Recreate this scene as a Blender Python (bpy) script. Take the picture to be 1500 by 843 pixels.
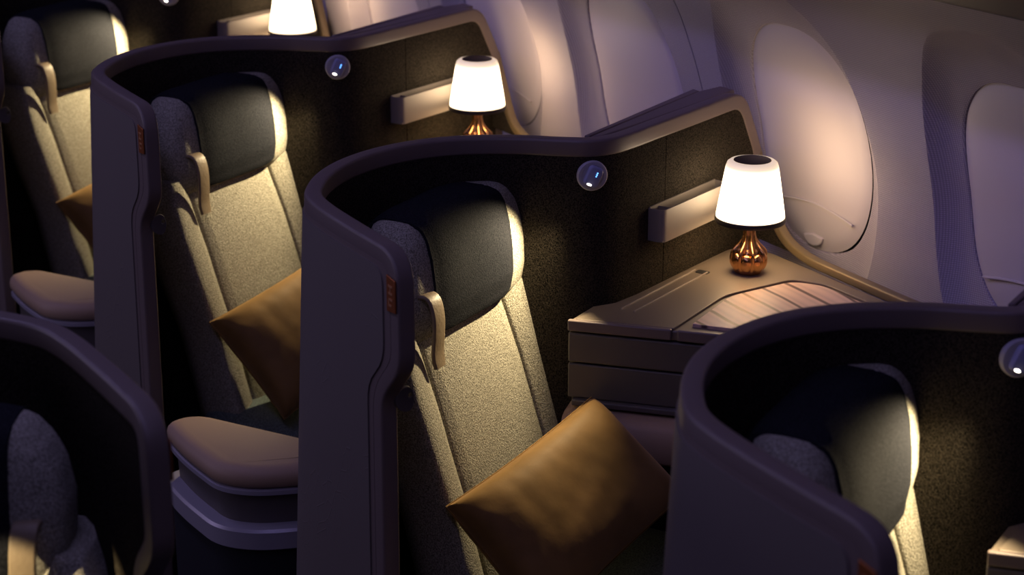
import bpy, math, random
import numpy as np
from mathutils import Vector, noise
PI = math.pi
for o in list(bpy.data.objects): bpy.data.objects.remove(o)
SC = bpy.context.scene
COL = SC.collection

# ------------------------------------------------------------------ camera
F_PX = 2800.0; PITCH = math.atan(950 / F_PX); YAW = math.radians(30.26); CAM_H = 2.157
cd = bpy.data.cameras.new('camera'); cam = bpy.data.objects.new('camera', cd); COL.objects.link(cam)
cd.sensor_fit = 'HORIZONTAL'; cd.sensor_width = 36.0; cd.lens = F_PX * 36.0 / 1500.0
cd.clip_start = .05; cd.clip_end = 60
view = Vector((-math.cos(YAW) * math.cos(PITCH), math.sin(YAW) * math.cos(PITCH), -math.sin(PITCH)))
cam.location = (0, 0, CAM_H); cam.rotation_euler = view.to_track_quat('-Z', 'Y').to_euler()
cd.dof.use_dof = True; cd.dof.focus_distance = 3.6; cd.dof.aperture_fstop = 4.5
SC.camera = cam
# ------------------------------------------------------------------ view / world / lights
vs = SC.view_settings
vs.view_transform = 'Standard'; vs.look = 'None'; vs.gamma = 1; vs.use_curve_mapping = False; vs.exposure = 0.0
w = bpy.data.worlds.new('cabin_night'); SC.world = w; w.use_nodes = True
w.node_tree.nodes['Background'].inputs[0].default_value = (0.13, 0.12, 0.20, 1)
w.node_tree.nodes['Background'].inputs[1].default_value = 0.025

def area(name, loc, target, size, energy, color, size_y=None):
    l = bpy.data.lights.new(name, 'AREA'); l.energy = energy; l.color = color
    l.size = size
    if size_y: l.shape = 'RECTANGLE'; l.size_y = size_y
    o = bpy.data.objects.new(name, l); COL.objects.link(o); o.location = loc
    o.rotation_euler = (Vector(target) - Vector(loc)).to_track_quat('-Z', 'Y').to_euler()
    return o
def spot(name, loc, target, energy, color, deg, blend=.25, radius=.012):
    l = bpy.data.lights.new(name, 'SPOT'); l.energy = energy; l.color = color
    l.spot_size = math.radians(deg); l.spot_blend = blend; l.shadow_soft_size = radius
    o = bpy.data.objects.new(name, l); COL.objects.link(o); o.location = loc
    o.rotation_euler = (Vector(target) - Vector(loc)).to_track_quat('-Z', 'Y').to_euler()
    return o
VIOLET = (0.30, 0.20, 1.0)
# cabin mood strips above the window bins and above the aisle
area('mood_strip_window', (-3.0, 1.72, 1.98), (-3.0, 2.62, 1.30), 7.0, 11, (0.37, 0.28, 1.0), .06).data.spread = math.radians(95)
area('mood_strip_aisle', (-3.2, 0.45, 2.55), (-3.2, 1.5, 0.6), 6.5, 15, (0.48, 0.42, 1.0), .25)
area('far_side_fill', (-5.0, -1.7, 1.6), (-2.7, 1.4, .9), 3.0, 14, (0.66, 0.56, .95), .5)  # unseen fill light, added to lift the shells' outer panels
READ = (1.0, .79, .46)
# the reading light in each shell's wall (its lens sits just below z = 1.18): (unit offset, power)
LENS = (-2.962, 1.897, 1.150)
for dx, e in ((0, 18), (-1.14, 17), (-2.28, 22), (1.14, 22)):
    spot('reading_spot', (LENS[0] + dx, LENS[1], LENS[2]), (-2.925 + dx, 1.40, .70), e, READ, 97, .7, .006)
spot('reading_spot', (-2.27, .16, 1.15), (-2.31, .60, .93), 26, READ, 22, .5, .006)
# spots added just outside each lamp's shade to brighten the wall behind it
for dx in (0, -1.14, -2.28):
    spot('lamp_wall_fill', (-3.000 + dx, 2.386, 1.110), (-3.02 + dx, 2.56, 1.140), 1.15, (1, .66, .37), 165, 1, .03)

# ------------------------------------------------------------------ materials
def mat(name, color, rough=.6, metal=0, spec=.5, coat=0, sheen=0, sheen_tint=None, emis=None, estr=0):
    m = bpy.data.materials.new(name); m.use_nodes = True
    b = m.node_tree.nodes['Principled BSDF']
    b.inputs['Base Color'].default_value = (*color, 1); b.inputs['Roughness'].default_value = rough
    b.inputs['Metallic'].default_value = metal; b.inputs['Specular IOR Level'].default_value = spec
    b.inputs['Coat Weight'].default_value = coat
    b.inputs['Sheen Weight'].default_value = sheen
    if sheen_tint: b.inputs['Sheen Tint'].default_value = (*sheen_tint, 1)
    if emis: b.inputs['Emission Color'].default_value = (*emis, 1); b.inputs['Emission Strength'].default_value = estr
    return m
def nd(m, t, **kw):
    n = m.node_tree.nodes.new(t)
    for k, v in kw.items():
        if hasattr(n, k): setattr(n, k, v)
        else: n.inputs[k].default_value = v
    return n
def lk(m, a, b): m.node_tree.links.new(a, b)
def coords(m, scale=(1, 1, 1), rot=(0, 0, 0)):
    tc = nd(m, 'ShaderNodeTexCoord'); mp = nd(m, 'ShaderNodeMapping')
    mp.inputs['Scale'].default_value = scale; mp.inputs['Rotation'].default_value = rot
    lk(m, tc.outputs['Object'], mp.inputs['Vector']); return mp.outputs['Vector']
def bump_from(m, sock, strength, dist):
    b = m.node_tree.nodes['Principled BSDF']
    bp = nd(m, 'ShaderNodeBump'); bp.inputs['Strength'].default_value = strength; bp.inputs['Distance'].default_value = dist
    lk(m, sock, bp.inputs['Height']); lk(m, bp.outputs['Normal'], b.inputs['Normal'])
def vary(m, sock, c1, c2, lo=.3, hi=.7):
    cr = nd(m, 'ShaderNodeValToRGB'); e = cr.color_ramp.elements
    e[0].position = lo; e[1].position = hi; e[0].color = (*c1, 1); e[1].color = (*c2, 1)
    lk(m, sock, cr.inputs[0]); lk(m, cr.outputs[0], m.node_tree.nodes['Principled BSDF'].inputs['Base Color'])
def noise_tex(m, vec, scale, detail=2, rough=.5):
    n = nd(m, 'ShaderNodeTexNoise'); n.inputs['Scale'].default_value = scale; n.inputs['Detail'].default_value = detail
    n.inputs['Roughness'].default_value = rough; lk(m, vec, n.inputs['Vector']); return n.outputs['Fac']
def fabric(name, c1, c2, scale=420, bstr=.5, dist=.0015, rough=.95, sheen=.1):
    m = mat(name, c1, rough, spec=.2, sheen=sheen)
    v = coords(m, (1, 1, .8)); n = noise_tex(m, v, scale, 2, .6)
    v2 = coords(m, (1, 1, 1)); vo = nd(m, 'ShaderNodeTexVoronoi'); vo.inputs['Scale'].default_value = scale * .8; lk(m, v2, vo.inputs['Vector'])
    mx = nd(m, 'ShaderNodeMath', operation='MULTIPLY'); lk(m, n, mx.inputs[0]); lk(m, vo.outputs['Distance'], mx.inputs[1])
    ad = nd(m, 'ShaderNodeMath', operation='ADD'); lk(m, mx.outputs[0], ad.inputs[0]); lk(m, n, ad.inputs[1])
    vary(m, ad.outputs[0], c1, c2, .45, .95); bump_from(m, ad.outputs[0], bstr, dist); return m

M = {}
M['seat'] = fabric('seat_weave', (.13, .12, .09), (.44, .41, .335), 400, .7, .0018, sheen=.03)
M['cover'] = fabric('cover_weave', (.006, .0065, .009), (.020, .021, .026), 420, .5, .0015, sheen=0)
M['cover'].node_tree.nodes['Principled BSDF'].inputs['Specular IOR Level'].default_value = .05
M['cushion'] = fabric('cushion_weave', (.05, .065, .062), (.16, .20, .19), 320, .5, .002)
M['lining'] = fabric('lining_felt', (.005, .0045, .004), (.052, .043, .032), 420, .6, .0015, sheen=0)
M['lining'].node_tree.nodes['Principled BSDF'].inputs['Specular IOR Level'].default_value = .04
M['core'] = mat('shell_core', (.02, .02, .02), .8)
M['trim'] = mat('shell_trim', (.165, .125, .112), .42, spec=.5)
mm = M['trim']; bump_from(mm, noise_tex(mm, coords(mm), 900, 1), .15, .0004)
M['panel'] = mat('outer_panel', (.155, .130, .115), .55, spec=.35)
mm = M['panel']; v = coords(mm, (1, 1, .45), (0, .5, 0)); vo = nd(mm, 'ShaderNodeTexVoronoi', feature='DISTANCE_TO_EDGE'); vo.inputs['Scale'].default_value = 42
nv = noise_tex(mm, coords(mm), 8, 2); mxv = nd(mm, 'ShaderNodeMixRGB'); mxv.inputs[0].default_value = .12
lk(mm, v, mxv.inputs[1]); lk(mm, nd(mm, 'ShaderNodeTexCoord').outputs['Object'], mxv.inputs[2]); lk(mm, mxv.outputs[0], vo.inputs['Vector'])
crr = nd(mm, 'ShaderNodeValToRGB'); crr.color_ramp.elements[0].position = 0; crr.color_ramp.elements[1].position = .035
crr.color_ramp.elements[0].color = (1, 1, 1, 1); crr.color_ramp.elements[1].color = (0, 0, 0, 1)
lk(mm, vo.outputs['Distance'], crr.inputs[0])
gm = nd(mm, 'ShaderNodeMath', operation='MULTIPLY'); lk(mm, crr.outputs[0], gm.inputs[0])
cr2 = nd(mm, 'ShaderNodeValToRGB'); cr2.color_ramp.elements[0].position = .48; cr2.color_ramp.elements[1].position = .56; lk(mm, nv, cr2.inputs[0]); lk(mm, cr2.outputs[0], gm.inputs[1])
bump_from(mm, gm.outputs[0], .35, .001)
M['copper_tag'] = mat('copper_tag', (.42, .13, .035), .38, metal=.7)
M['copper_mark'] = mat('copper_mark', (.62, .30, .13), .4, metal=.5)
M['console'] = mat('console_paint', (.19, .15, .115), .45, metal=.2, spec=.5)
mm = M['console']; bump_from(mm, noise_tex(mm, coords(mm), 1100, 1), .12, .0003)
M['console_dark'] = mat('console_side', (.105, .090, .083), .5, spec=.4)
mm = M['console_dark']; bump_from(mm, noise_tex(mm, coords(mm), 900, 2), .2, .0005)
M['pad'] = mat('armrest_leather', (.42, .285, .185), .55, spec=.4)
mm = M['pad']; bump_from(mm, noise_tex(mm, coords(mm), 500, 3), .35, .0008)
M['leather'] = mat('strap_leather', (.24, .18, .115), .5, spec=.45)
mm = M['leather']; bump_from(mm, noise_tex(mm, coords(mm), 160, 4), .5, .0015)
M['silver'] = mat('brushed_silver', (.42, .39, .44), .4, metal=.35)
mm = M['silver']; bump_from(mm, noise_tex(mm, coords(mm, (8, 8, 900)), 2, 2), .12, .0004)
M['champagne'] = mat('brushed_champagne', (.30, .26, .22), .5, metal=.3)
mm = M['champagne']; bump_from(mm, noise_tex(mm, coords(mm, (10, 10, 900)), 2, 2), .12, .0004)
M['gold_trim'] = mat('gold_trim', (.22, .165, .095), .45, metal=.4)
M['dark'] = mat('dark_plastic', (.012, .012, .014), .5)
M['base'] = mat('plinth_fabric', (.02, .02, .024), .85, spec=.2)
M['blue_plastic'] = mat('puck_metal', (.30, .31, .50), .45)
M['bezel'] = mat('bezel_metal', (.42, .40, .44), .6)
M['led_blue'] = mat('led_blue', (.1, .3, 1), .4, emis=(.12, .40, 1), estr=5)
M['led_white'] = mat('led_white', (1, .95, .85), .4, emis=(1, .90, .72), estr=12)
M['pillow'] = mat('bronze_velvet', (.22, .115, .028), .62, spec=.25, sheen=.75, sheen_tint=(1, .62, .28))
mm = M['pillow']; v = coords(mm, (1, 1, 1)); n1 = noise_tex(mm, v, 9, 3)
vary(mm, n1, (.15, .082, .022), (.25, .138, .04), .35, .65); bump_from(mm, noise_tex(mm, coords(mm), 40, 5, .6), .12, .004)
M['shade'] = mat('lamp_glass', (.8, .72, .6), .5, emis=(1, .67, .37), estr=8.5)
mm = M['shade']; tc = nd(mm, 'ShaderNodeTexCoord'); sx = nd(mm, 'ShaderNodeSeparateXYZ'); lk(mm, tc.outputs['Object'], sx.inputs[0])
mr = nd(mm, 'ShaderNodeMapRange'); mr.inputs['From Min'].default_value = .115; mr.inputs['From Max'].default_value = .2395; lk(mm, sx.outputs[2], mr.inputs['Value'])
cr = nd(mm, 'ShaderNodeValToRGB'); e = cr.color_ramp.elements
e[0].position = 0; e[0].color = (.15, .11, .065, 1); e[1].position = 1; e[1].color = (.072, .055, .036, 1)
for p_, c_ in ((.12, (.55, .42, .27)), (.45, (1, .76, .50)), (.78, (.7, .52, .33)), (.92, (.12, .092, .062))):
    x_ = e.new(p_); x_.color = (*c_, 1)
lk(mm, mr.outputs[0], cr.inputs[0]); lk(mm, cr.outputs[0], mm.node_tree.nodes['Principled BSDF'].inputs['Emission Color'])
M['shade_rim'] = mat('lamp_rim', (.03, .022, .015), .45)
M['shade_cap'] = mat('lamp_cap', (.035, .02, .015), .5)
M['diffuser'] = mat('lamp_diffuser', (.9, .85, .75), .5, emis=(1, .70, .38), estr=16)
M['copper'] = mat('lamp_copper', (.66, .33, .13), .2, metal=1)
# marbled wood inlay with dark cracks
M['inlay'] = mat('inlay_stone', (.62, .42, .32), .45, spec=.5)
mm = M['inlay']; v = coords(mm, (1, 1, 1), (0, 0, math.radians(5)))
wv = nd(mm, 'ShaderNodeTexWave', bands_direction='Y'); wv.inputs['Scale'].default_value = 5.5; wv.inputs['Distortion'].default_value = 2.6
wv.inputs['Detail'].default_value = 1.5; wv.inputs['Detail Scale'].default_value = .8; lk(mm, v, wv.inputs['Vector'])
cr = nd(mm, 'ShaderNodeValToRGB'); e = cr.color_ramp.elements
e[0].position = 0; e[0].color = (.10, .055, .045, 1); e[1].position = 1; e[1].color = (.66, .46, .35, 1)
x_ = e.new(.03); x_.color = (.16, .09, .07, 1); x_ = e.new(.06); x_.color = (.50, .33, .25, 1); x_ = e.new(.14); x_.color = (.66, .45, .34, 1); x_ = e.new(.6); x_.color = (.54, .37, .29, 1)
lk(mm, wv.outputs['Fac'], cr.inputs[0]); lk(mm, cr.outputs[0], mm.node_tree.nodes['Principled BSDF'].inputs['Base Color'])
# sidewall with its fine dimple pattern
M['wall'] = mat('sidewall_laminate', (.50, .45, .43), .55, spec=.35)
mm = M['wall']; tc = nd(mm, 'ShaderNodeTexCoord'); sx = nd(mm, 'ShaderNodeSeparateXYZ'); lk(mm, tc.outputs['Object'], sx.inputs[0])
def sinn(sock, k):
    a = nd(mm, 'ShaderNodeMath', operation='MULTIPLY'); a.inputs[1].default_value = k; lk(mm, sock, a.inputs[0])
    s = nd(mm, 'ShaderNodeMath', operation='SINE'); lk(mm, a.outputs[0], s.inputs[0]); return s.outputs[0]
ad = nd(mm, 'ShaderNodeMath', operation='ADD'); lk(mm, sx.outputs[0], ad.inputs[0]); lk(mm, sx.outputs[2], ad.inputs[1])
sb = nd(mm, 'ShaderNodeMath', operation='SUBTRACT'); lk(mm, sx.outputs[0], sb.inputs[0]); lk(mm, sx.outputs[2], sb.inputs[1])
pr = nd(mm, 'ShaderNodeMath', operation='MULTIPLY'); lk(mm, sinn(ad.outputs[0], 2 * PI / .0085), pr.inputs[0]); lk(mm, sinn(sb.outputs[0], 2 * PI / .0085), pr.inputs[1])
bump_from(mm, pr.outputs[0], .42, .0012)
vary(mm, pr.outputs[0], (.33, .30, .32), (.48, .44, .455), -.0, .25)
M['blind'] = mat('window_blind', (.56, .515, .51), .5, spec=.35)
mm = M['blind']; bump_from(mm, noise_tex(mm, coords(mm), 1200, 1), .15, .0003)
M['carpet'] = fabric('carpet', (.02, .02, .03), (.06, .06, .09), 200)
M['seam'] = mat('seam_shadow', (.015, .014, .013), .9)

# ------------------------------------------------------------------ mesh helpers
def mesh_obj(name, verts, faces, m, parent=None, origin=None, smooth=True, angle=40, bevel=0, seg=3, subsurf=0):
    base = Vector(parent['__w']) if parent is not None and '__w' in parent else Vector(origin or (0, 0, 0))
    V = [(v[0] - base[0], v[1] - base[1], v[2] - base[2]) for v in verts]
    me = bpy.data.meshes.new(name); me.from_pydata(V, [], faces); me.update()
    import bmesh
    bm = bmesh.new(); bm.from_mesh(me); bmesh.ops.remove_doubles(bm, verts=bm.verts, dist=1e-6)
    bmesh.ops.recalc_face_normals(bm, faces=bm.faces); bm.to_mesh(me); bm.free()
    if smooth: me.shade_smooth(); me.set_sharp_from_angle(angle=math.radians(angle))
    me.materials.append(m)
    o = bpy.data.objects.new(name, me); COL.objects.link(o)
    if parent is not None:
        o.parent = parent; o['__w'] = list(base)
    else:
        o.location = base; o['__w'] = list(base)
    if bevel:
        b = o.modifiers.new('bevel', 'BEVEL'); b.width = bevel; b.segments = seg; b.limit_method = 'ANGLE'; b.angle_limit = math.radians(35); b.harden_normals = False
    if subsurf:
        s = o.modifiers.new('sub', 'SUBSURF'); s.levels = subsurf; s.render_levels = subsurf
    return o
def empty(name, loc, label, cat, group=None):
    o = bpy.data.objects.new(name, None); COL.objects.link(o); o.location = loc; o['__w'] = list(loc)
    o.empty_display_size = .05
    o['label'] = label; o['category'] = cat
    if group: o['group'] = group
    return o
def grid_faces(nr, nc, closed_c=False, off=0):
    f = []
    for i in range(nr - 1):
        for j in range(nc if closed_c else nc - 1):
            k = (j + 1) % nc
            f.append((off + i * nc + j, off + i * nc + k, off + (i + 1) * nc + k, off + (i + 1) * nc + j))
    return f
def loft(loops, cap=True):
    n = len(loops[0]); V = [p for l in loops for p in l]; Fc = grid_faces(len(loops), n, True)
    if cap:
        Fc.append(tuple(range(n))[::-1]); Fc.append(tuple((len(loops) - 1) * n + i for i in range(n)))
    return V, Fc
def prism(poly, z0, z1):
    return loft([[(x, y, z0) for x, y in poly], [(x, y, z1) for x, y in poly]])
def catmull(pts, n=12, closed=False):
    P = [np.array(p, float) for p in pts]; out = []
    N = len(P); rng = range(N if closed else N - 1)
    for i in rng:
        if closed: a, b, c, d = P[(i - 1) % N], P[i], P[(i + 1) % N], P[(i + 2) % N]
        else: a = P[i - 1] if i else 2 * P[0] - P[1]; b = P[i]; c = P[i + 1]; d = P[i + 2] if i + 2 < N else 2 * P[-1] - P[-2]
        for k in range(n):
            t = k / n
            out.append(.5 * ((2 * b) + (-a + c) * t + (2 * a - 5 * b + 4 * c - d) * t * t + (-a + 3 * b - 3 * c + d) * t ** 3))
    if not closed: out.append(P[-1])
    return out
def resample(P, step):
    P = np.array(P); d = np.r_[0, np.cumsum(np.linalg.norm(np.diff(P, axis=0), axis=1))]
    n = max(2, int(round(d[-1] / step)) + 1); s = np.linspace(0, d[-1], n)
    return np.stack([np.interp(s, d, P[:, k]) for k in range(P.shape[1])], 1)
def round_poly(poly, r, n=6):
    out = []; N = len(poly); rr = r if isinstance(r, (list, tuple)) else [r] * N
    for i in range(N):
        p = np.array(poly[i], float); a = np.array(poly[i - 1], float); b = np.array(poly[(i + 1) % N], float)
        da = a - p; db = b - p; la = np.linalg.norm(da); lb = np.linalg.norm(db); q = min(rr[i], la * .49, lb * .49)
        A = p + da / la * q; B = p + db / lb * q
        if rr[i] <= 1e-5: out.append(tuple(p)); continue
        for k in range(n + 1):
            t = k / n; out.append(tuple((1 - t) ** 2 * A + 2 * t * (1 - t) * p + t * t * B))
    return out
def round_path(pts, r, n=6):
    out = [tuple(pts[0])]
    rr = r if isinstance(r, (list, tuple)) else [r] * len(pts)
    for i in range(1, len(pts) - 1):
        p = np.array(pts[i], float); a = np.array(pts[i - 1], float); b = np.array(pts[i + 1], float)
        da = a - p; db = b - p; la = np.linalg.norm(da); lb = np.linalg.norm(db); q = min(rr[i], la * .49, lb * .49)
        A = p + da / la * q; B = p + db / lb * q
        for k in range(n + 1):
            t = k / n; out.append(tuple((1 - t) ** 2 * A + 2 * t * (1 - t) * p + t * t * B))
    out.append(tuple(pts[-1])); return out
def sweep(path, section, up=(0, 0, 1)):
    """section: list of (a,b): a along side vector, b along up-ish vector"""
    P = [np.array(p, float) for p in path]; loops = []
    U = np.array(up, float)
    for i, p in enumerate(P):
        t = (P[min(i + 1, len(P) - 1)] - P[max(i - 1, 0)]); t /= np.linalg.norm(t)
        s = np.cross(t, U); s /= np.linalg.norm(s); u = np.cross(s, t)
        loops.append([tuple(p + s * a + u * b) for a, b in section])
    return loft(loops)
def rrect(w, h, r, n=3, cx=0, cy=0):
    return round_poly([(cx - w / 2, cy - h / 2), (cx + w / 2, cy - h / 2), (cx + w / 2, cy + h / 2), (cx - w / 2, cy + h / 2)], r, n)
def lathe(prof, c, n=48, lobes=None):
    loops = []
    for r, z in prof:
        L = []
        for k in range(n):
            a = 2 * PI * k / n; q = r
            if lobes: q = lobes(r, z, a)
            L.append((c[0] + q * math.cos(a), c[1] + q * math.sin(a), c[2] + z))
        loops.append(L)
    return loft(loops)
def superell(a, b, p, n, cx=0, cy=0):
    out = []
    for k in range(n):
        t = 2 * PI * k / n; c, s = math.cos(t), math.sin(t)
        out.append((cx + a * math.copysign(abs(c) ** (2 / p), c), cy + b * math.copysign(abs(s) ** (2 / p), s)))
    return out

# ------------------------------------------------------------------ the setting: sidewall, windows, floor
WZ = [.3, .7, .85, .95, 1.1, 1.2, 1.3, 1.4, 1.5, 1.6, 1.75, 1.9, 2.1]
WY = [2.44, 2.51, 2.53, 2.528, 2.515, 2.49, 2.455, 2.41, 2.34, 2.25, 2.07, 1.85, 1.5]
_f = catmull(list(zip(WZ, WY)), 8); _fz = [p[0] for p in _f]; _fy = [p[1] for p in _f]
def wy(z): return float(np.interp(z, _fz, _fy))
WIN = [-6.40 + .66 * i for i in range(10)]          # window centres; one of them is -3.10
def wnorm(z):
    d = (wy(z + .01) - wy(z - .01)) / .02; n = np.array([0, 1, -d]); return n / np.linalg.norm(n)
def wall_off(x, z, d):
    n = wnorm(z); return (x, wy(z) + d * n[1], z + d * n[2])
def struct(o): o['kind'] = 'structure'; return o
joints = [-7.38 + 1.32 * i for i in range(6)]
ZB, ZT, ZC = .70, 1.58, 1.14
def cell(xc, gap0, gap1):
    """one window's stretch of sidewall: outer rectangle, rim of the recess, slope, step behind the blind"""
    x0, x1 = xc - .33 + gap0, xc + .33 - gap1; per = []
    nx, nz = 34, 46
    for i in range(nx): per.append((x0 + (x1 - x0) * i / nx, ZB))
    for i in range(nz): per.append((x1, ZB + (ZT - ZB) * i / nz))
    for i in range(nx): per.append((x1 - (x1 - x0) * i / nx, ZT))
    for i in range(nz): per.append((x0, ZT - (ZT - ZB) * i / nz))
    def oval(a, b, p, zc, x, z):
        dx, dz = x - xc, z - ZC; L = (abs(dx / a) ** p + abs(dz / b) ** p) ** (-1 / p); return (xc + dx * L, ZC + dz * L + (zc - ZC))
    rings = []
    for k in range(6):
        t = k / 6; rings.append([((1 - t) * x + t * oval(.2475, .388, 2.35, 1.13, x, z)[0], (1 - t) * z + t * oval(.2475, .388, 2.35, 1.13, x, z)[1], 0) for x, z in per])
    rim = [oval(.2475, .388, 2.35, 1.13, x, z) for x, z in per]; inn = [oval(.187, .245, 2.5, ZC, x, z) for x, z in per]
    for t, d in ((0, 0), (.03, .0012), (.08, .0045), (.2, .0125), (.4, .023), (.6, .031), (.8, .0365), (.94, .0385), (1, .041), (1.025, .054)):
        rings.append([((1 - t) * a[0] + t * b[0], (1 - t) * a[1] + t * b[1], d) for a, b in zip(rim, inn)])
    return [[wall_off(*p) for p in r] for r in rings]
for i in range(len(joints) - 1):
    V = []; Fc = []
    x0, x1 = joints[i], joints[i + 1]
    for k, xc in enumerate((x0 + .33, x0 + .99)):
        g0, g1 = (.0015, 0) if k == 0 else (0, .0015)
        rings = cell(xc, g0, g1); n = len(rings[0]); off = len(V)
        for r in rings: V += r
        Fc += grid_faces(len(rings), n, True, off)
    for za, zb, nn_ in ((.3, ZB, 12), (ZT, 2.1, 20)):
        off = len(V); xs = [x0 + .0015 + (x1 - x0 - .003) * j / 68 for j in range(69)]
        for q in range(nn_ + 1):
            z = za + (zb - za) * q / nn_; V += [wall_off(x, z, 0) for x in xs]
        Fc += grid_faces(nn_ + 1, 69, False, off)
    # backing that closes the panel's edges
    for x in (x0 + .0015, x1 - .0015):
        off = len(V); zz = np.linspace(.3, 2.1, 60)
        for z in zz: V += [wall_off(x, z, 0), wall_off(x, z, .02)]
        Fc += [(off + 2 * q, off + 2 * q + 1, off + 2 * q + 3, off + 2 * q + 2) for q in range(59)]
    wo = struct(mesh_obj('wall_right', V, Fc, M['wall'], angle=16))
# dark insulation liner behind the panels
zz = np.linspace(.3, 2.1, 40); V = [wall_off(x, z, d) for d in (.075, .08) for z in zz for x in (-7.4, -.4)]
Fc = grid_faces(40, 2) + [tuple(80 + q for q in f[::-1]) for f in grid_faces(40, 2)] + [(0, 1, 81, 80), (78, 79, 159, 158)]
struct(mesh_obj('wall_backing', V, Fc, M['dark']))
def wall_ruled(x, z, d): 
    n = wnorm(z); return (x, wy(z) + d * n[1], z + d * n[2])
for k, xc in enumerate(WIN[1:9]):
    R = 14; n = 64; V = []; zc = 1.145
    for i in range(R + 1):
        f = 1 - i / R * .999
        for (a, b) in superell(.1853 * f, .2433 * f, 2.5, n):
            dome = .043 - .010 * (1 - f ** 2.6)
            if i == 0: dome = .048
            V.append(wall_ruled(xc + a, ZC + b, dome))
    Fc = grid_faces(R + 1, n, True); Fc.append(tuple(R * n + i for i in range(n)))
    wo = struct(mesh_obj('window_%d' % (k + 1), V, Fc, M['blind'], angle=60))
    # half-moon finger tab at the bottom of the blind and the bar above it
    tab = [(-.032, .0), (-.026, -.012), (-.012, -.019), (.004, -.020), (.02, -.015), (.03, -.006), (.034, .004), (.0, .008)]
    V = [wall_ruled(xc + .0 + a, .924 + b, .034) for a, b in tab] + [wall_ruled(xc + .0 + a, .924 + b, .043) for a, b in tab]
    m_ = len(tab); Fc = [tuple(range(m_)), tuple(range(m_, 2 * m_))[::-1]] + [(i, (i + 1) % m_, m_ + (i + 1) % m_, m_ + i) for i in range(m_)]
    mesh_obj('blind_tab', V, Fc, M['blind'], wo, bevel=.003)
    L = []
    for i in range(17):
        a = -.135 + .27 * i / 16; zb = 1.005 + .018 * math.cos(a / .135 * PI / 2) - .0
        L.append(wall_ruled(xc + a, zb - .02, .0325))
    V, Fc = sweep(L, rrect(.003, .005, .0012, 3), up=(0, 0, 1)); mesh_obj('blind_bar', V, Fc, M['blind'], wo)
    for q in wo.children: q['kind'] = 'structure'
V, Fc = prism([(-6.8, 2.13), (-.1, 2.13), (-.1, 2.29), (-6.8, 2.29)], 1.605, 1.66)
V = [(x, y - (.05 if z > 1.62 and y < 2.2 else 0), z) for x, y, z in V]
struct(mesh_obj('trim_1', V, Fc, M['dark'], bevel=.006))
V, Fc = prism([(-7.5, -1.2), (.5, -1.2), (.5, 2.6), (-7.5, 2.6)], -.05, 0)
struct(mesh_obj('floor', V, Fc, M['carpet'], smooth=False))

# ------------------------------------------------------------------ the privacy shell, drawn in (s, z) and mapped on its plan curve
PLAN = [(-2.515, 1.287), (-2.60, 1.287), (-2.72, 1.288), (-2.84, 1.293), (-2.915, 1.305), (-2.968, 1.332), (-3.025, 1.374), (-3.078, 1.430),
        (-3.120, 1.50), (-3.146, 1.58), (-3.150, 1.66), (-3.130, 1.74), (-3.085, 1.82), (-3.035, 1.878), (-3.004, 1.922), (-3.000, 1.972), (-3.022, 2.035),
        (-3.06, 2.118), (-3.12, 2.255), (-3.172, 2.37), (-3.21, 2.455), (-3.248, 2.54)]
CUR = resample(catmull(PLAN, 16), .004)
CS = np.r_[0, np.cumsum(np.linalg.norm(np.diff(CUR, axis=0), axis=1))]; SL = float(CS[-1])
def plan(s):
    x = np.interp(s, CS, CUR[:, 0]); y = np.interp(s, CS, CUR[:, 1])
    x0 = np.interp(s - .012, CS, CUR[:, 0]); y0 = np.interp(s - .012, CS, CUR[:, 1]); x1 = np.interp(s + .012, CS, CUR[:, 0]); y1 = np.interp(s + .012, CS, CUR[:, 1])
    t = np.array([x1 - x0, y1 - y0]); t /= np.linalg.norm(t)
    return np.array([x, y]), np.array([t[1], -t[0]])         # point, inward normal (towards the seat)
def s_at(x, y): return float(CS[np.argmin((CUR[:, 0] - x) ** 2 + (CUR[:, 1] - y) ** 2)])
TOP = 1.25
def Mp(s, z, n):
    p, nn = plan(s)
    fl = -.05 * max(0, TOP - z) * math.exp(-((s - .42) / .22) ** 2)
    q = p + nn * (n + fl); return (q[0], q[1], z)
S_BEND = s_at(-3.002, 1.95); S_SEAM = s_at(-3.068, 2.135)
# border of the shell in (s,z): front foot, step, front edge, rounded corner, top, window corner, leaning end, foot
BORD = round_path([(.085, .02), (.085, .985), (.018, 1.055), (.018, TOP), (SL - .128, TOP), (SL - .036, 1.10), (SL - .030, .80)],
                  [0, .03, .03, .065, .05, .05, 0], 8)
def inset(path, d):
    P = [np.array(p) for p in path]; out = []
    for i, p in enumerate(P):
        t = P[min(i + 1, len(P) - 1)] - P[max(i - 1, 0)]; t /= np.linalg.norm(t)
        out.append(p + np.array([t[1], -t[0]]) * d)      # interior is to the right while going up the front and along the top
    return out
def border_at(z, path, side):
    """s of the border at height z, front side (0) or window side (1)"""
    P = path; c = []
    for a, b in zip(P[:-1], P[1:]):
        if (a[1] - z) * (b[1] - z) <= 0 and abs(a[1] - b[1]) > 1e-9:
            t = (z - a[1]) / (b[1] - a[1]); c.append(a[0] + t * (b[0] - a[0]))
    if not c: return None
    return min(c) if side == 0 else max(c)
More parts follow.
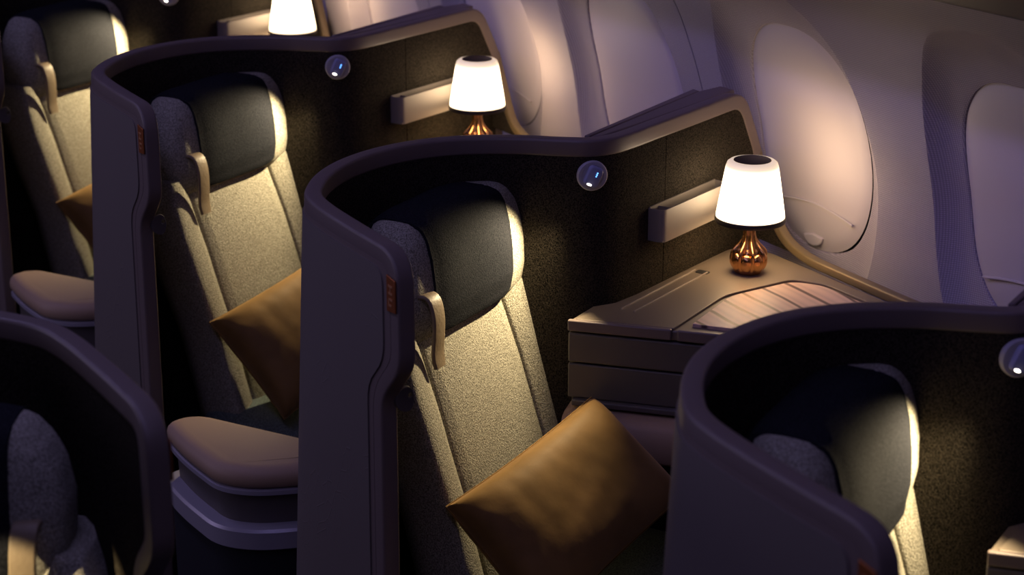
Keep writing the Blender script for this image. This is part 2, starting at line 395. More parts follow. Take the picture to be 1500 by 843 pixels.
def sheet(name, path, n0, n1, m, parent, s_lo=None, s_hi=None, zmin=.02, ztop=None, step=.016, bevel=0.003):
    zt = max(p[1] for p in path) - 1e-4 if ztop is None else ztop
    zs = list(np.linspace(zmin, .9, 16)) + list(np.linspace(.92, zt - .06, 16)) + list(zt - .05 * (1 - np.sin(np.linspace(.1, 1, 9) * PI / 2)) )
    rows = []; nc = None
    for z in zs:
        zz = min(z, zt); a = border_at(zz, path, 0); b = border_at(zz, path, 1)
        if b is None or zz < .80: b = path[-1][0]
        if a is None: a = path[0][0]
        if s_lo is not None: a = max(a, s_lo)
        if s_hi is not None: b = min(b, s_hi)
        if nc is None: nc = max(4, int((b - a) / step))
        rows.append([(a + (b - a) * j / (nc - 1), zz) for j in range(nc)])
    V = []
    for n in (n0, n1):
        for r in rows:
            for s, z in r: V.append(Mp(s, z, n))
    nr = len(rows); off = nr * nc
    Fc = [f for f in grid_faces(nr, nc)] + [tuple(off + q for q in f[::-1]) for f in grid_faces(nr, nc)]
    bd = [j for j in range(nc)] + [i * nc + nc - 1 for i in range(1, nr)] + [(nr - 1) * nc + j for j in range(nc - 2, -1, -1)] + [i * nc for i in range(nr - 2, 0, -1)]
    for k in range(len(bd)):
        a, b = bd[k], bd[(k + 1) % len(bd)]; Fc.append((a, off + a, off + b, b))
    return mesh_obj(name, V, Fc, m, parent, angle=50)

def ribbon(name, path, w, th, m, parent, r=.006, nc=0.0):
    """frame strip following a border path; occupies inset 0..w, thickness th centred on nc"""
    P = resample(path, .008); sec = rrect(w, th, r, 4, w / 2, nc); loops = []
    for i in range(len(P)):
        t = P[min(i + 1, len(P) - 1)] - P[max(i - 1, 0)]; t = t / np.linalg.norm(t); I = np.array([t[1], -t[0]])
        loops.append([Mp(*(P[i] + I * a), b) for a, b in sec])
    V, Fc = loft(loops); return mesh_obj(name, V, Fc, m, parent, angle=60)

def build_shell():
    r = empty('privacy_shell', (-2.95, 1.35, 0), '', 'seat shell', 'curved privacy shells around the seats')
    ribbon('trim_frame', BORD, .034, .031, M['trim'], r, .006)
    core_path = [tuple(p) for p in inset(BORD, .02)]
    sheet('shell_core', core_path, -.008, .008, M['core'], r)
    lin = [tuple(p) for p in inset(BORD, .030)]
    sheet('lining', lin, .006, .0135, M['lining'], r, s_hi=S_SEAM - .0012)
    sheet('lining', lin, .006, .0135, M['lining'], r, s_lo=S_SEAM + .0012)
    # outer panel on the aisle face with its rounded front corner
    po = round_path([(.128, .02), (.128, 1.0), (.068, 1.06), (.068, TOP - .036), (SL - .15, TOP - .036), (SL - .07, .8)], [0, .03, .03, .03, .02, 0], 6)
    sheet('outer_panel', po, -.0185, -.006, M['panel'], r)
    fl = [tuple(p) for p in inset(BORD, .028)]
    sheet('outer_border', fl, -.0160, -.006, M['trim'], r)
    # copper tag near the front edge of the wing
    V = []
    sa, sb = .022, .052
    pts = [(sa, 1.152), (sb, 1.149), (sb, 1.210), (sa, 1.206)]
    for n in (-.0165, -.0190): V += [Mp(s, z, n) for s, z in pts]
    tg = mesh_obj('copper_tag', V, [(0, 1, 2, 3), (7, 6, 5, 4), (0, 1, 5, 4), (1, 2, 6, 5), (2, 3, 7, 6), (3, 0, 4, 7)], M['copper_tag'], r, bevel=.001)
    tg['label'] = 'small copper name tag'
    for (za, zb, s0, s1) in ((1.192, 1.1955, .030, .044), (1.180, 1.1835, .030, .044), (1.180, 1.1955, .036, .0385), (1.170, 1.1735, .030, .044), (1.160, 1.1735, .0415, .044), (1.160, 1.1635, .034, .044)):
        q = [(s0, za), (s1, za), (s1, zb), (s0, zb)]; V = [Mp(s, z, -.0192) for s, z in q] + [Mp(s, z, -.0198) for s, z in q]
        mesh_obj('tag_mark', V, [(0, 1, 2, 3), (7, 6, 5, 4), (0, 1, 5, 4), (1, 2, 6, 5), (2, 3, 7, 6), (3, 0, 4, 7)], M['copper_mark'], tg)
    # flat ledge behind the window half of the wall, two steps
    V, Fc = prism([(-3.016, 1.935), (-3.008, 1.955), (-3.06, 2.085), (-3.162, 2.325), (-3.20, 2.415), (-3.245, 2.41), (-3.228, 2.340)], 1.19, 1.2505)
    lg = mesh_obj('rear_ledge', V, Fc, M['trim'], r, bevel=.003)
    V, Fc = prism([(-3.018, 1.934), (-3.226, 2.342), (-3.249, 2.342), (-3.024, 1.925)], 1.19, 1.2515)
    mesh_obj('ledge_lip', V, Fc, M['trim'], lg, bevel=.002)
    # small hooked catch with a hole at the step of the wing
    n = 28; oc = [(1.314 + .012 * math.cos(a) + (.010 if math.cos(a) < 0 else 0) * math.cos(a), .980 + .022 * math.sin(a)) for a in np.linspace(0, 2 * PI, n, endpoint=False)]
    ic = [(1.325 + .004 * math.cos(a), .990 + .005 * math.sin(a)) for a in np.linspace(0, 2 * PI, n, endpoint=False)]
    V = [(x, y, z) for x in (-2.598, -2.590) for y, z in oc] + [(x, y - .006, z - .004) for x in (-2.598, -2.590) for y, z in ic]; Fc = []
    for i in range(n):
        j = (i + 1) % n; Fc += [(i, j, n + j, n + i), (2 * n + i, 3 * n + i, 3 * n + j, 2 * n + j), (i, 2 * n + i, 2 * n + j, j), (n + i, n + j, 3 * n + j, 3 * n + i)]
    mesh_obj('wing_catch', V, Fc, M['console_dark'], r, bevel=.001)
    # magazine pocket: a brushed metal band standing off the wall
    s0, s1 = s_at(-3.043, 2.075), s_at(-3.149, 2.318)
    z0, z1 = 1.014, 1.081
    A, nA = plan(s0); B, nB = plan(s1); e = (B - A) / np.linalg.norm(B - A); nrm = np.array([e[1], -e[0]]); L = np.linalg.norm(B - A)
    outp = round_poly([(0, .014), (0, .050), (L, .050), (L, .014)], [0, .014, .006, 0], 5)
    inn = round_poly([(.003, .014), (.003, .047), (L - .003, .047), (L - .003, .014)], [0, .012, .004, 0], 5)
    def W2(a, b): q = A + e * a + nrm * b; return (q[0], q[1])
    n = len(outp); V = [(*W2(*q), z) for z in (z0, z1) for q in outp] + [(*W2(*q), z) for z in (z0, z1) for q in inn]; Fc = []
    for i in range(n - 1):
        Fc += [(i, i + 1, n + i + 1, n + i), (2 * n + i, 3 * n + i, 3 * n + i + 1, 2 * n + i + 1), (n + i, n + i + 1, 3 * n + i + 1, 3 * n + i), (i, 2 * n + i, 2 * n + i + 1, i + 1)]
    Fc += [(0, n, 3 * n, 2 * n), (n - 1, 2 * n + n - 1, 3 * n + n - 1, n + n - 1)]
    pk = mesh_obj('magazine_pocket', V, Fc, M['champagne'], r, angle=30); pk['label'] = 'brushed metal magazine pocket on the wall'
    q = [(.003, .0140), (.003, .0165), (L - .003, .0165), (L - .003, .0140)]
    V, Fc = prism([W2(*t) for t in q], z0 + .002, z1 + .002); mesh_obj('pocket_back', V, Fc, M['champagne'], pk)
    q = [(.001, .015), (.001, .048), (L - .001, .048), (L - .001, .015)]
    V, Fc = prism([W2(*t) for t in q], z0 + .0005, z0 + .003); mesh_obj('pocket_floor', V, Fc, M['champagne'], pk)
    V, Fc = prism([W2(.036, .016), W2(.0375, .016), W2(.0375, .0475), W2(.036, .0475)], z0, z1 - .003); mesh_obj('pocket_divider', V, Fc, M['champagne'], pk)
    # reading light puck
    sc = s_at(-2.999, 1.934) - .006; C0, nn = plan(sc); tt = np.array([-nn[1], nn[0]]); zc = 1.180
    C0 = C0 + nn * .0135
    nn3 = np.array([nn[0], nn[1], 0]); tt3 = np.array([tt[0], tt[1], 0]); zz3 = np.array([0, 0, 1.])
    def LP(a, b, c): q = np.array([C0[0], C0[1], zc]) + tt3 * a + zz3 * b + nn3 * c; return tuple(q)
    def disc(prof, n=40): return loft([[LP(rr * math.cos(2 * PI * k / n), rr * math.sin(2 * PI * k / n), h) for k in range(n)] for rr, h in prof])
    V, Fc = disc([(.030, -.004), (.030, .003), (.028, .0055), (.022, .0055), (.021, .0045)]); bz = mesh_obj('reading_light', V, Fc, M['bezel'], r, angle=30)
    bz['label'] = 'round reading light with three blue dots'
    sec = round_poly([(-.0145, -.0205), (.0145, -.0205), (.0145, .0205), (-.0145, .0205)], .009, 6); th = math.radians(-24)
    R2 = lambda a, b: (a * math.cos(th) - b * math.sin(th), a * math.sin(th) + b * math.cos(th))
    loops = []
    for sc_, h in ((1, .004), (1, .012), (.94, .0145), (.8, .0155)):
        loops.append([LP(*R2(a * sc_, b * sc_), h) for a, b in sec])
    V, Fc = loft(loops); pu = mesh_obj('light_head', V, Fc, M['blue_plastic'], bz, angle=50); pu['label'] = 'tilting blue-grey light head'
    for k in (-1, 0, 1):
        cx, cy = R2(.0030, .0065 + k * .0035); V, Fc = loft([[LP(cx + .0010 * math.cos(a), cy + .0010 * math.sin(a), h) for a in np.linspace(0, 2 * PI, 12, endpoint=False)] for h in (.0150, .0164)])
        mesh_obj('blue_dot', V, Fc, M['led_blue'], bz)
    cx, cy = R2(-.0035, -.0165)
    V, Fc = loft([[LP(cx + R2(.0048 * math.cos(a), .0020 * math.sin(a))[0], cy + R2(.0048 * math.cos(a), .0020 * math.sin(a))[1], h) for a in np.linspace(0, 2 * PI, 16, endpoint=False)] for h in (.0135, .0160)])
    mesh_obj('white_lens', V, Fc, M['led_white'], bz)
    return r

# ------------------------------------------------------------------ seat
PH = math.radians(31); FD = np.array([math.cos(PH), math.sin(PH)]); LD = np.array([-math.sin(PH), math.cos(PH)]); O2 = np.array([-2.973, 1.661])
def S(l, f, z): q = O2 + LD * l + FD * f; return (q[0], q[1], z)
def build_seat():
    r = empty('airline_seat', (O2[0], O2[1], 0), '', 'seat', 'business class seats along the windows')
    # backrest with two stitched grooves
    zs = np.linspace(.36, .985, 60); n = 200; loops = []
    for z in zs:
        lR = float(np.interp(z, [.36, .5, .65, .8, .9, .96, .985], [.33, .33, .315, .265, .244, .236, .230]))
        lL = float(np.interp(z, [.36, .6, .69, .77, .855, .93, .985], [-.225, -.228, -.243, -.258, -.270, -.268, -.25]))
        hw = (lR - lL) / 2; cx = (lR + lL) / 2; f0 = -.03 + .24 * (.98 - z); th = .12
        ls = float(np.interp(z, [.36, .65, .74, .82, .87, .96], [-.135, -.147, -.158, -.166, -.174, -.186])); rs = float(np.interp(z, [.36, .63, .82, .96], [.195, .170, .148, .120]))
        L = []; half = []
        for q in range(281):
            a = -hw + 2 * hw * q / 280; half.append((a, th / 2 * max(0, 1 - abs(a / hw) ** 5) ** .2))
        for a, b in half:
            l = cx + a; f = f0 - th / 2 + b
            g = .013 * (math.exp(-((l - ls) / .0028) ** 2) + math.exp(-((l - rs) / .0028) ** 2))
            puff = .010 * (min(1, abs(l - ls) / .03) ** .5 * min(1, abs(l - rs) / .03) ** .5)
            side = .034 * max(0, ls - l) / .09 + .022 * max(0, l - rs) / .09
            f += (puff + side - g) * min(1, b / (th * .3)); L.append(S(l, f, z))
        for q in range(30, 0, -1):
            a = -hw + 2 * hw * q / 31; b = -th / 2 * max(0, 1 - abs(a / hw) ** 5) ** .2; L.append(S(cx + a, f0 - th / 2 + b, z))
        loops.append(L)
    V, Fc = loft(loops); mesh_obj('backrest', V, Fc, M['seat'], r, angle=80)
    # headrest
    def hloop(z, ex=0):
        hw = float(np.interp(z, [.945, .965, 1.0, 1.05, 1.10, 1.13, 1.15, 1.160, 1.164], [.222, .228, .234, .236, .226, .210, .192, .178, .158])) + ex
        fr = float(np.interp(z, [.945, .965, 1.0, 1.05, 1.10, 1.13, 1.15, 1.160, 1.164], [-.012, .000, .006, .004, -.002, -.010, -.022, -.034, -.052])) + ex
        bk = float(np.interp(z, [.945, .965, 1.12, 1.15, 1.160, 1.164], [-.12, -.135, -.142, -.138, -.128, -.110])) - ex
        return hw, fr, bk
    zs = list(np.linspace(.945, 1.12, 16)) + list(np.linspace(1.127, 1.164, 12)); loops = []
    for z in zs:
        hw, fr, bk = hloop(z); loops.append([S(.006 + a, (fr + bk) / 2 + b, z) for a, b in superell(hw, (fr - bk) / 2, 4.0, 96)])
    V, Fc = loft(loops); hd = mesh_obj('headrest', V, Fc, M['seat'], r, angle=80)
    # dark cover draped over front, top and back of the headrest
    pf = []
    for z in np.linspace(.958, 1.164, 34):
        hw, fr, bk = hloop(z, .004); pf.append((fr + .001, z + (.004 if z > 1.13 else 0)))
    for f in np.linspace(-.06, -.105, 6): pf.append((f, 1.1695))
    for z in np.linspace(1.160, .99, 22):
        hw, fr, bk = hloop(z, .004); pf.append((bk - .001, z))
    pf = resample(pf, .008); ncol = 33; outer = []; inner = []
    for i, (f, z) in enumerate(pf):
        t = pf[min(i + 1, len(pf) - 1)] - pf[max(i - 1, 0)]; t /= np.linalg.norm(t); nrm = np.array([-t[1], t[0]])
        ro = []; ri = []
        for j in range(ncol):
            u = -1 + 2 * j / (ncol - 1); l = -.017 + u * .143
            drop = .010 * abs(u) ** 6
            hem = .0022 if (i < 2 or j < 1 or j > ncol - 2) else 0
            wob = .0012 * noise.noise(Vector((l * 14, z * 14, f * 14)))
            q = (f, z) - nrm * (.003 - drop + hem + wob); ro.append(S(l, q[0], q[1]))
            q = (f, z) + nrm * (drop + .001); ri.append(S(l, q[0], q[1]))
        outer.append(ro); inner.append(ri)
    nr = len(outer); V = [p for q in outer for p in q] + [p for q in inner for p in q]; off = nr * ncol
    Fc = grid_faces(nr, ncol) + [tuple(off + q for q in f[::-1]) for f in grid_faces(nr, ncol)]
    bd = [j for j in range(ncol)] + [i * ncol + ncol - 1 for i in range(1, nr)] + [(nr - 1) * ncol + j for j in range(ncol - 2, -1, -1)] + [i * ncol for i in range(nr - 2, 0, -1)]
    for k in range(len(bd)):
        a, b = bd[k], bd[(k + 1) % len(bd)]; Fc.append((a, off + a, off + b, b))
    cv = mesh_obj('headrest_cover', V, Fc, M['cover'], hd, angle=80); cv['label'] = 'dark cloth cover draped over the headrest'
    # leather adjustment strap hanging at the aisle side
    pth = [(-.025, 1.036), (-.010, 1.040), (.004, 1.040), (.014, 1.029), (.019, 1.0), (.017, .965), (.013, .93), (.016, .902)]
    pp = resample(catmull(pth, 6), .006); loops = []
    for i, (f, z) in enumerate(pp):
        t = pp[min(i + 1, len(pp) - 1)] - pp[max(i - 1, 0)]; t /= np.linalg.norm(t); nrm = np.array([-t[1], t[0]]); k = i / (len(pp) - 1)
        lc = -.184 + .014 * k; hwid = .0185 * (1 if k < .95 else .90); sec = rrect(hwid * 2, .008, .0035, 3)
        loops.append([S(lc + a, f - nrm[0] * b, z - nrm[1] * b) for a, b in sec])
    V, Fc = loft(loops); st = mesh_obj('pull_strap', V, Fc, M['leather'], hd, angle=70); st['label'] = 'tan leather pull strap'
    loops = []
    for z, wd in ((1.000, .020), (.985, .0205), (.975, .020)):
        loops.append([S(-.170 + a, .027 + b, z) for a, b in rrect(wd * 2, .010, .004, 3)])
    # seat cushion and seat pan
    loops = []
    for z, e_ in ((.34, -.01), (.355, 0), (.41, 0), (.428, -.006), (.438, -.022), (.443, -.06)):
        loops.append([S(.02 + a * (1 + e_ / .28), .27 + b * (1 + e_ / .27), z) for a, b in superell(.285, .27, 6, 80)])
    V, Fc = loft(loops); mesh_obj('seat_cushion', V, Fc, M['cushion'], r, angle=70)
    loops = [[S(.02 + a, .24 + b, z) for a, b in superell(.25, .25, 6, 48)] for z in (.0, .345)]
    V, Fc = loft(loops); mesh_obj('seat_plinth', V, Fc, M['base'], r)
    # aisle armrest: pad, chrome rail, dark body, silver band, plinth
    P = [(-2.418, 1.243), (-2.432, 1.285), (-2.415, 1.325), (-2.06, 1.540), (-2.035, 1.49), (-2.062, 1.385), (-2.095, 1.300), (-2.150, 1.250), (-2.30, 1.238)]
    P = [(x - .01, y + .0) for x, y in P]
    cxp = np.mean([p[0] for p in P]); cyp = np.mean([p[1] for p in P])
    R = round_poly(P, [.02, .02, .02, .03, .03, .05, .05, .05, .06], 5)
    def off(poly, d):
        out = []; N = len(poly)
        for i in range(N):
            a = np.array(poly[i - 1]); b = np.array(poly[(i + 1) % N]); t = b - a; t = t / (np.linalg.norm(t) + 1e-9); out.append((poly[i][0] - t[1] * d, poly[i][1] + t[0] * d))
        return out
    area_ = sum(R[i - 1][0] * R[i][1] - R[i][0] * R[i - 1][1] for i in range(len(R))); sg = 1 if area_ < 0 else -1
    og = lambda d: off(R, d * sg)
    loops = [[(x, y, z) for x, y in og(d)] for z, d in ((.560, -.010), (.562, .000), (.570, .005), (.582, .006), (.592, .003), (.599, -.004), (.603, -.013), (.604, -.024))]
    V, Fc = loft(loops); ar = mesh_obj('armrest', V, Fc, M['pad'], r, angle=80); ar['label'] = 'beige padded aisle armrest'
    loops = [[(x, y, z) for x, y in og(d)] for z, d in ((.546, -.004), (.547, .004), (.556, .004), (.558, -.002))]
    V, Fc = loft(loops); mesh_obj('armrest_rail', V, Fc, M['silver'], ar, angle=30)
    loops = [[(x, y, z) for x, y in og(d)] for z, d in ((.475, -.016), (.560, -.012))]
    V, Fc = loft(loops); mesh_obj('armrest_body', V, Fc, M['console_dark'], ar)
    loops = [[(x, y, z) for x, y in og(d)] for z, d in ((.430, .000), (.431, .012), (.434, .016), (.470, .016), (.476, .012), (.478, .002), (.478, -.02))]
    V, Fc = loft(loops); bn = mesh_obj('armrest_band', V, Fc, M['silver'], ar, angle=30)
    loops = [[(x, y, z) for x, y in og(d)] for z, d in ((.0, .0), (.431, .002))]
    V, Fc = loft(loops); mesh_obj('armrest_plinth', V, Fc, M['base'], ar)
    # link from the pan to the armrest
    return r

# ------------------------------------------------------------------ side console with lamp shelf
EA = np.array([math.cos(math.radians(43.6)), math.sin(math.radians(43.6))]); NA = np.array([EA[1], -EA[0]]); CO = np.array([-2.935, 1.838])
def CP(a, b): q = CO + EA * a + NA * b; return (q[0], q[1])
def build_console():
    r = empty('side_console', (-2.85, 2.1, 0), '', 'console', 'side consoles beside the windows')
    top_poly = [CP(-.0, 0), (-2.984, 1.925), (-2.981, 1.975), (-3.003, 2.04), (-3.101, 2.26), (-3.155, 2.385), (-3.135, 2.432), (-3.08, 2.44), (-2.33, 2.44), CP(.80, 0)]
    rp = round_poly(top_poly, [0, 0, 0, 0, 0, .03, .02, 0, 0, .02], 4)
    # lift-out zones are cut as recesses by stacking: top plate is built from a ring and the inlay
    inl = [(-2.788, 2.024), (-2.885, 2.185), (-2.895, 2.350), (-2.840, 2.385), (-2.42, 2.385), CP(.72, .0)]
    sl0, sl1 = np.array([-2.925, 1.955]), np.array([-3.052, 2.222])   # channel along the wall
    V, Fc = prism(rp, .895, .9145); mesh_obj('console_top', V, Fc, M['console'], r, bevel=.003)
    # raised lid field between channel and inlay
    lid = [CP(.012, -.002), (-2.930, 1.925), (-2.958, 2.02), (-3.03, 2.20), (-3.075, 2.30), (-3.13, 2.40), (-3.08, 2.425), (-2.33, 2.425), (-2.33, 2.398), (-2.845, 2.398), (-2.91, 2.358), (-2.898, 2.182), (-2.800, 2.018)]
    lidr = round_poly([CP(.205, -.002), CP(.012, -.002), (-2.952, 1.905), (-2.962, 1.955), (-2.975, 2.03), (-3.072, 2.245), (-3.125, 2.370), (-3.115, 2.42), (-3.06, 2.43), (-2.33, 2.43), (-2.33, 2.398), (-2.845, 2.398), (-2.908, 2.358), (-2.898, 2.182)],
                      [0, .008, .01, .01, .01, .0, .03, .02, .01, 0, 0, .02, .02, .03], 4)
    V, Fc = prism(lidr, .910, .9195); mesh_obj('top_lid', V, Fc, M['console'], r, bevel=.0015, angle=30)
    e = (sl1 - sl0) / np.linalg.norm(sl1 - sl0); nn = np.array([e[1], -e[0]])
    L = np.linalg.norm(sl1 - sl0)
    def CH(a, b): q = sl0 + e * a + nn * b; return (q[0], q[1])
    for b0, b1 in ((-.0045, -.001), (.0245, .028)):
        V, Fc = prism([CH(-.0, b0), CH(L, b0), CH(L, b1), CH(-.0, b1)], .9185, .9225); mesh_obj('channel_rail', V, Fc, M['champagne'], r, bevel=.001)
    V, Fc = prism(round_poly([CH(L - .012, .002), CH(L + .008, .002), CH(L + .008, .030), CH(L - .012, .030)], .006, 4), .9185, .9205); mesh_obj('channel_notch', V, Fc, M['dark'], r)
    inr = round_poly(inl, [.004, .03, .03, .02, 0, 0], 5)
    V, Fc = prism(inr, .905, .9205); i_ = mesh_obj('table_inlay', V, Fc, M['inlay'], r, bevel=.0012, angle=30); i_['label'] = 'pinkish veined table inlay'
    # front edge lips
    for a0, a1 in ((0.0, .203), (.214, .80)):
        V, Fc = prism([CP(a0, -.004), CP(a1, -.004), CP(a1, .008), CP(a0, .008)], .897, .9190); mesh_obj('front_lip', V, Fc, M['trim'], r, bevel=.003)
    V, Fc = prism([CP(.0, -.02), CP(.80, -.02), CP(.80, .003), CP(.0, .003)], .832, .892); mesh_obj('drawer_front', V, Fc, M['console_dark'], r, bevel=.004)
    V, Fc = prism([CP(.0, -.02), CP(.80, -.02), CP(.80, .001), CP(.0, .001)], .758, .828); mesh_obj('side_panel', V, Fc, M['console_dark'], r, bevel=.003)
    V, Fc = prism([CP(.01, -.02), CP(.80, -.02), CP(.80, .012), CP(.01, .012)], .745, .757); mesh_obj('lower_ledge', V, Fc, M['console_dark'], r, bevel=.003)
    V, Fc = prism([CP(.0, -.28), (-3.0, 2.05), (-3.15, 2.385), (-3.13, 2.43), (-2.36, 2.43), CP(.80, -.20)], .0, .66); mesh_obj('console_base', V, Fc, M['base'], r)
    V, Fc = prism([CP(.0, -.03), (-2.975, 1.94), (-3.0, 2.05), (-3.15, 2.385), (-3.13, 2.43), (-2.33, 2.43), CP(.80, -.03)], .656, .896); mesh_obj('console_body', V, Fc, M['console_dark'], r)
    sec = [(-.03, .655), (.046, .655), (.052, .662), (.054, .700), (.050, .722), (.040, .734), (.024, .738), (-.03, .738)]
    loops = [[(*CP(a, b), z) for b, z in sec] for a in np.linspace(.0, .78, 20)]
    V, Fc = loft(loops); pd = mesh_obj('side_armrest', V, Fc, M['pad'], r, angle=60); pd['label'] = 'brown padded rest under the console'
    # gold trim running down the wall corner then along the console's window side
    pth = round_path([(-3.236, 2.500, 1.110), (-3.185, 2.492, 1.045), (-3.085, 2.468, .945), (-2.975, 2.454, .9265), (-2.70, 2.452, .9235), (-2.33, 2.452, .9235)], [0, .03, .06, .05, 0, 0], 8)
    pth = resample(pth, .015); loops = []
    for i, p in enumerate(pth):
        t = pth[min(i + 1, len(pth) - 1)] - pth[max(i - 1, 0)]; t /= np.linalg.norm(t)
        U = np.array([-t[2], 0, t[0]]); U /= np.linalg.norm(U)
        loops.append([tuple(p + np.array([0, 1, 0]) * a + U * b) for a, b in rrect(.022, .020, .005, 3)])
    V, Fc = loft(loops); g = mesh_obj('window_side_trim', V, Fc, M['gold_trim'], r, angle=60); g['label'] = 'gold-brown edge trim'
    # infill between the wall corner and the trim
    V = []; poly = [(-3.228, 1.095), (-3.180, 1.035), (-3.085, .940), (-3.00, .918), (-3.21, .918)]
    V = [(x, 2.474 + .09 * (z - .94), z) for x, z in poly] + [(x, 2.484 + .09 * (z - .94), z) for x, z in poly]
    Fc = [tuple(range(5)), tuple(range(5, 10))[::-1]] + [(i, (i + 1) % 5, 5 + (i + 1) % 5, 5 + i) for i in range(5)]
    mesh_obj('corner_filler', V, Fc, M['lining'], r)
    return r

# ------------------------------------------------------------------ lamp
LX, LY, LZ = -2.990, 2.308, .9195
def build_lamp():
    r = empty('table_lamp', (LX, LY, LZ), '', 'lamp', 'glowing table lamps on the side consoles')
    c = (LX, LY, LZ)
    def lob(rr, z, a):
        k = float(np.interp(z, [0, .01, .03, .045, .055, .07, .09, .11], [.06, .10, .18, .36, .40, .26, .08, .0]))
        return rr * (1 - k * (1 - abs(math.sin(4 * a)) ** 4))
    prof = [(.010, 0), (.024, 0), (.0275, .002), (.031, .008), (.0355, .016), (.038, .025), (.039, .034), (.039, .042), (.0375, .048), (.0315, .055), (.0235, .063), (.0175, .071), (.0140, .080), (.0128, .090), (.0138, .100), (.0165, .109), (.0175, .1135), (.008, .1145)]
    pr = resample(catmull(prof, 4), .002)
    V, Fc = lathe([tuple(p) for p in pr], c, 128, lob); b = mesh_obj('lamp_base', V, Fc, M['copper'], r, angle=60); b['label'] = 'polished copper fluted base'
    # petal bosses round the belly
    for k in range(8):
        a0 = 2 * PI * k / 8 + PI / 8 * 0; V = []; R = 8; n = 20
        for i in range(R + 1):
            ph = i / R * PI / 2
            for j in range(n):
                t = 2 * PI * j / n; uu = math.cos(ph) * math.cos(t) * .0125; vv = math.cos(ph) * math.sin(t) * .0165; ww = math.sin(ph) * .0055
                rad = .0335 + ww - (uu ** 2) * 6; zz = .029 + vv - (.004 if vv < 0 else 0) * abs(vv) / .0165; rad -= max(0, abs(vv) - .006) * .25
                V.append((LX + rad * math.cos(a0) - uu * math.sin(a0), LY + rad * math.sin(a0) + uu * math.cos(a0), LZ + zz))
        Fc = grid_faces(R + 1, n, True); Fc.append(tuple(range(n))[::-1]); Fc.append(tuple(R * n + j for j in range(n)))
        mesh_obj('petal', V, Fc, M['copper'], b, angle=80)
    zs0 = .115
    V, Fc = lathe([(.060, zs0 + .004), (.0705, zs0 + .004), (.0700, zs0 + .012), (.0535, zs0 + .112), (.0510, zs0 + .1195), (.0460, zs0 + .1235), (.0385, zs0 + .1245), (.0375, zs0 + .1225)], c, 64)
    s = mesh_obj('lamp_shade', V, Fc, M['shade'], r, angle=60); s['label'] = 'glowing white tapered shade'
    V, Fc = lathe([(.062, zs0 - .004), (.0715, zs0 - .004), (.0728, zs0 - .001), (.0728, zs0 + .004), (.0712, zs0 + .0065), (.0690, zs0 + .0065)], c, 64)
    mesh_obj('shade_rim', V, Fc, M['shade_rim'], s, angle=40)
    V, Fc = lathe([(.010, zs0 - .0055), (.0605, zs0 - .0055), (.0615, zs0 - .003), (.061, zs0)], c, 48); mesh_obj('shade_diffuser', V, Fc, M['diffuser'], s, angle=40)
    V, Fc = lathe([(.0382, zs0 + .1225), (.0382, zs0 + .1250), (.0372, zs0 + .1256), (.002, zs0 + .1256)], c, 48); mesh_obj('shade_cap', V, Fc, M['shade_cap'], s, angle=40)
    return r

# ------------------------------------------------------------------ pillow
def build_pillow():
    TL, TR, BR, BL = [np.array(S(*q)) for q in ((-.258, .078, .672), (.118, .182, .772), (.138, .372, .598), (-.262, .280, .475))]
    r = empty('throw_pillow', tuple((TL + TR + BR + BL) / 4 - np.array([0, 0, .1])), '', 'pillow', 'bronze velvet pillows on the seats')
    N = np.cross(TR - TL, BL - TL); N /= np.linalg.norm(N)
    if N @ np.array([FD[0], FD[1], .5]) < 0: N = -N
    nu, nv = 64, 44; sides = []
    ux = (TR - TL) / np.linalg.norm(TR - TL); vx = (BL - TL) / np.linalg.norm(BL - TL)
    for sg in (1, -1):
        V = []
        for j in range(nv + 1):
            for i in range(nu + 1):
                u = i / nu * 2 - 1; v = j / nv * 2 - 1
                a, b = (u + 1) / 2, (v + 1) / 2
                p = TL * (1 - a) * (1 - b) + TR * a * (1 - b) + BL * (1 - a) * b + BR * a * b
                bow = .006
                p = p - ux * u * bow * (1 - v * v) * 1.2 - vx * v * bow * (1 - u * u)
                e_ = max(0., (1 - abs(u) ** 3.4)) * max(0., (1 - abs(v) ** 3.0))
                t = (.074 if sg > 0 else .050) * e_ ** .36
                wr = .003 * noise.noise(Vector((u * 2.0 + 2 * v, v * 1.8, sg * 3))) + .001 * noise.noise(Vector((u * 7, v * 3, 5)))
                # folds running in from the corners
                for cu, cv, ph in ((-1, -1, 0), (1, -1, 1.2), (1, 1, 2), (-1, 1, .6)):
                    du, dv = (u - cu), (v - cv); rr = math.hypot(du, dv); ang = math.atan2(dv * .6, du)
                    wr += .0022 * math.exp(-(rr / .45) ** 2) * math.sin(ang * 6 + ph) * min(1, rr / .12)
                V.append(tuple(p + N * (sg * t + wr * min(1, e_ * 2.5) + 0)))
        sides.append(V)
    n1 = len(sides[0]); V = sides[0] + sides[1]; Fc = grid_faces(nv + 1, nu + 1) + [tuple(n1 + q for q in f[::-1]) for f in grid_faces(nv + 1, nu + 1)]
    V = [tuple(v) for v in V]
    b = mesh_obj('pillow_body', V, Fc, M['pillow'], r, angle=180)
    # piping round the edge
    E_ = []
    W = nu + 1
    for i in range(nu): E_.append(V[i])
    for j in range(nv): E_.append(V[j * W + nu])
    for i in range(nu, 0, -1): E_.append(V[nv * W + i])
    for j in range(nv, 0, -1): E_.append(V[j * W])
    n = len(E_); loops = []
    for i in range(n):
        p = np.array(E_[i]); t = np.array(E_[(i + 1) % n]) - np.array(E_[i - 1]); t /= np.linalg.norm(t) + 1e-9
        s_ = np.cross(t, N); s_ /= np.linalg.norm(s_); loops.append([tuple(p + .0022 * (s_ * math.cos(q) + N * math.sin(q))) for q in np.linspace(0, 2 * PI, 6, endpoint=False)])
    loops.append(loops[0]); Vp, Fp = loft(loops, cap=False); mesh_obj('piping', Vp, Fp, M['pillow'], r)
    return r

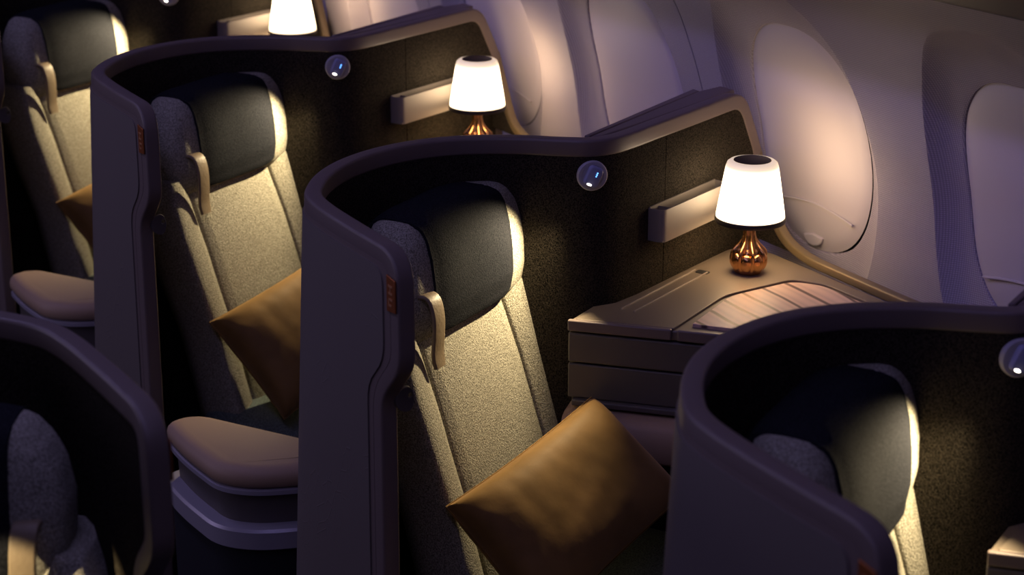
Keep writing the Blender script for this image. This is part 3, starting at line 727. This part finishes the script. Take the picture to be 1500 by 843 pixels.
def copy_tree(o, parent=None):
    c = o.copy(); COL.objects.link(c)
    if parent: c.parent = parent
    for ch in list(o.children): copy_tree(ch, c)
    return c
def place(o, dx, label, group=None):
    o.location.x += dx; o['label'] = label
    if group: o['group'] = group
    return o

shell = build_shell(); seat = build_seat(); cons = build_console(); lamp = build_lamp(); pil = build_pillow()
L = {'shell': ['dark curved privacy shell with taupe rim around the centre seat', 'dark curved privacy shell second from the back, left of centre',
               'farthest privacy shell, dark, at the top left corner', 'dark curved privacy shell nearest the camera at the lower right'],
     'seat': ['grey woven seat in the centre, lit from above, tan strap', 'grey woven seat behind the centre shell, its beige armrest in view',
              'farthest grey woven seat at the top left, brightly lit', 'nearest seat at the lower right, dark headrest cover half in shadow'],
     'cons': ['taupe side console with pinkish veined inlay under the centre lamp', 'side console behind the centre shell, under the second lamp',
              'farthest side console, hidden below the top left lamp', 'nearest side console at the lower right corner beside the seat'],
     'lamp': ['largest glowing table lamp with copper base on the taupe console', 'glowing table lamp in the middle, copper base half hidden by shell',
              'farthest glowing table lamp, at the top edge of the photo', ''],
     'pil': ['large bronze velvet pillow on the centre seat', 'bronze velvet pillow on the second seat, above its beige armrest', 'farthest bronze pillow, partly hidden by a shell at left', '']}
src = {'shell': shell, 'seat': seat, 'cons': cons, 'lamp': lamp, 'pil': pil}
for k, o in src.items():
    for i, dx in ((1, -1.14), (2, -2.28), (3, 1.14)):
        if not L[k][i]: continue
        place(copy_tree(o), dx, L[k][i])
    o['label'] = L[k][0]
# one more shell behind the farthest seat
# centre-section seat across the aisle: mirrored
for o, lb, g in ((shell, 'dark shell with violet-lit rim across the aisle, bottom left', 'curved privacy shells around the seats'),
                 (seat, 'dark seat across the aisle with bright strap, bottom left corner', 'seats across the aisle')):
    c = copy_tree(o); ex, ey = (0, 0) if o is shell else (.14, .10)
    c.location = (c.location.x + .42 + ex, 2.01 + ey - c.location.y, c.location.z); c.scale = (1, -1, 1); c['label'] = lb; c['group'] = g
for o in bpy.data.objects:
    if '__w' in o: del o['__w']
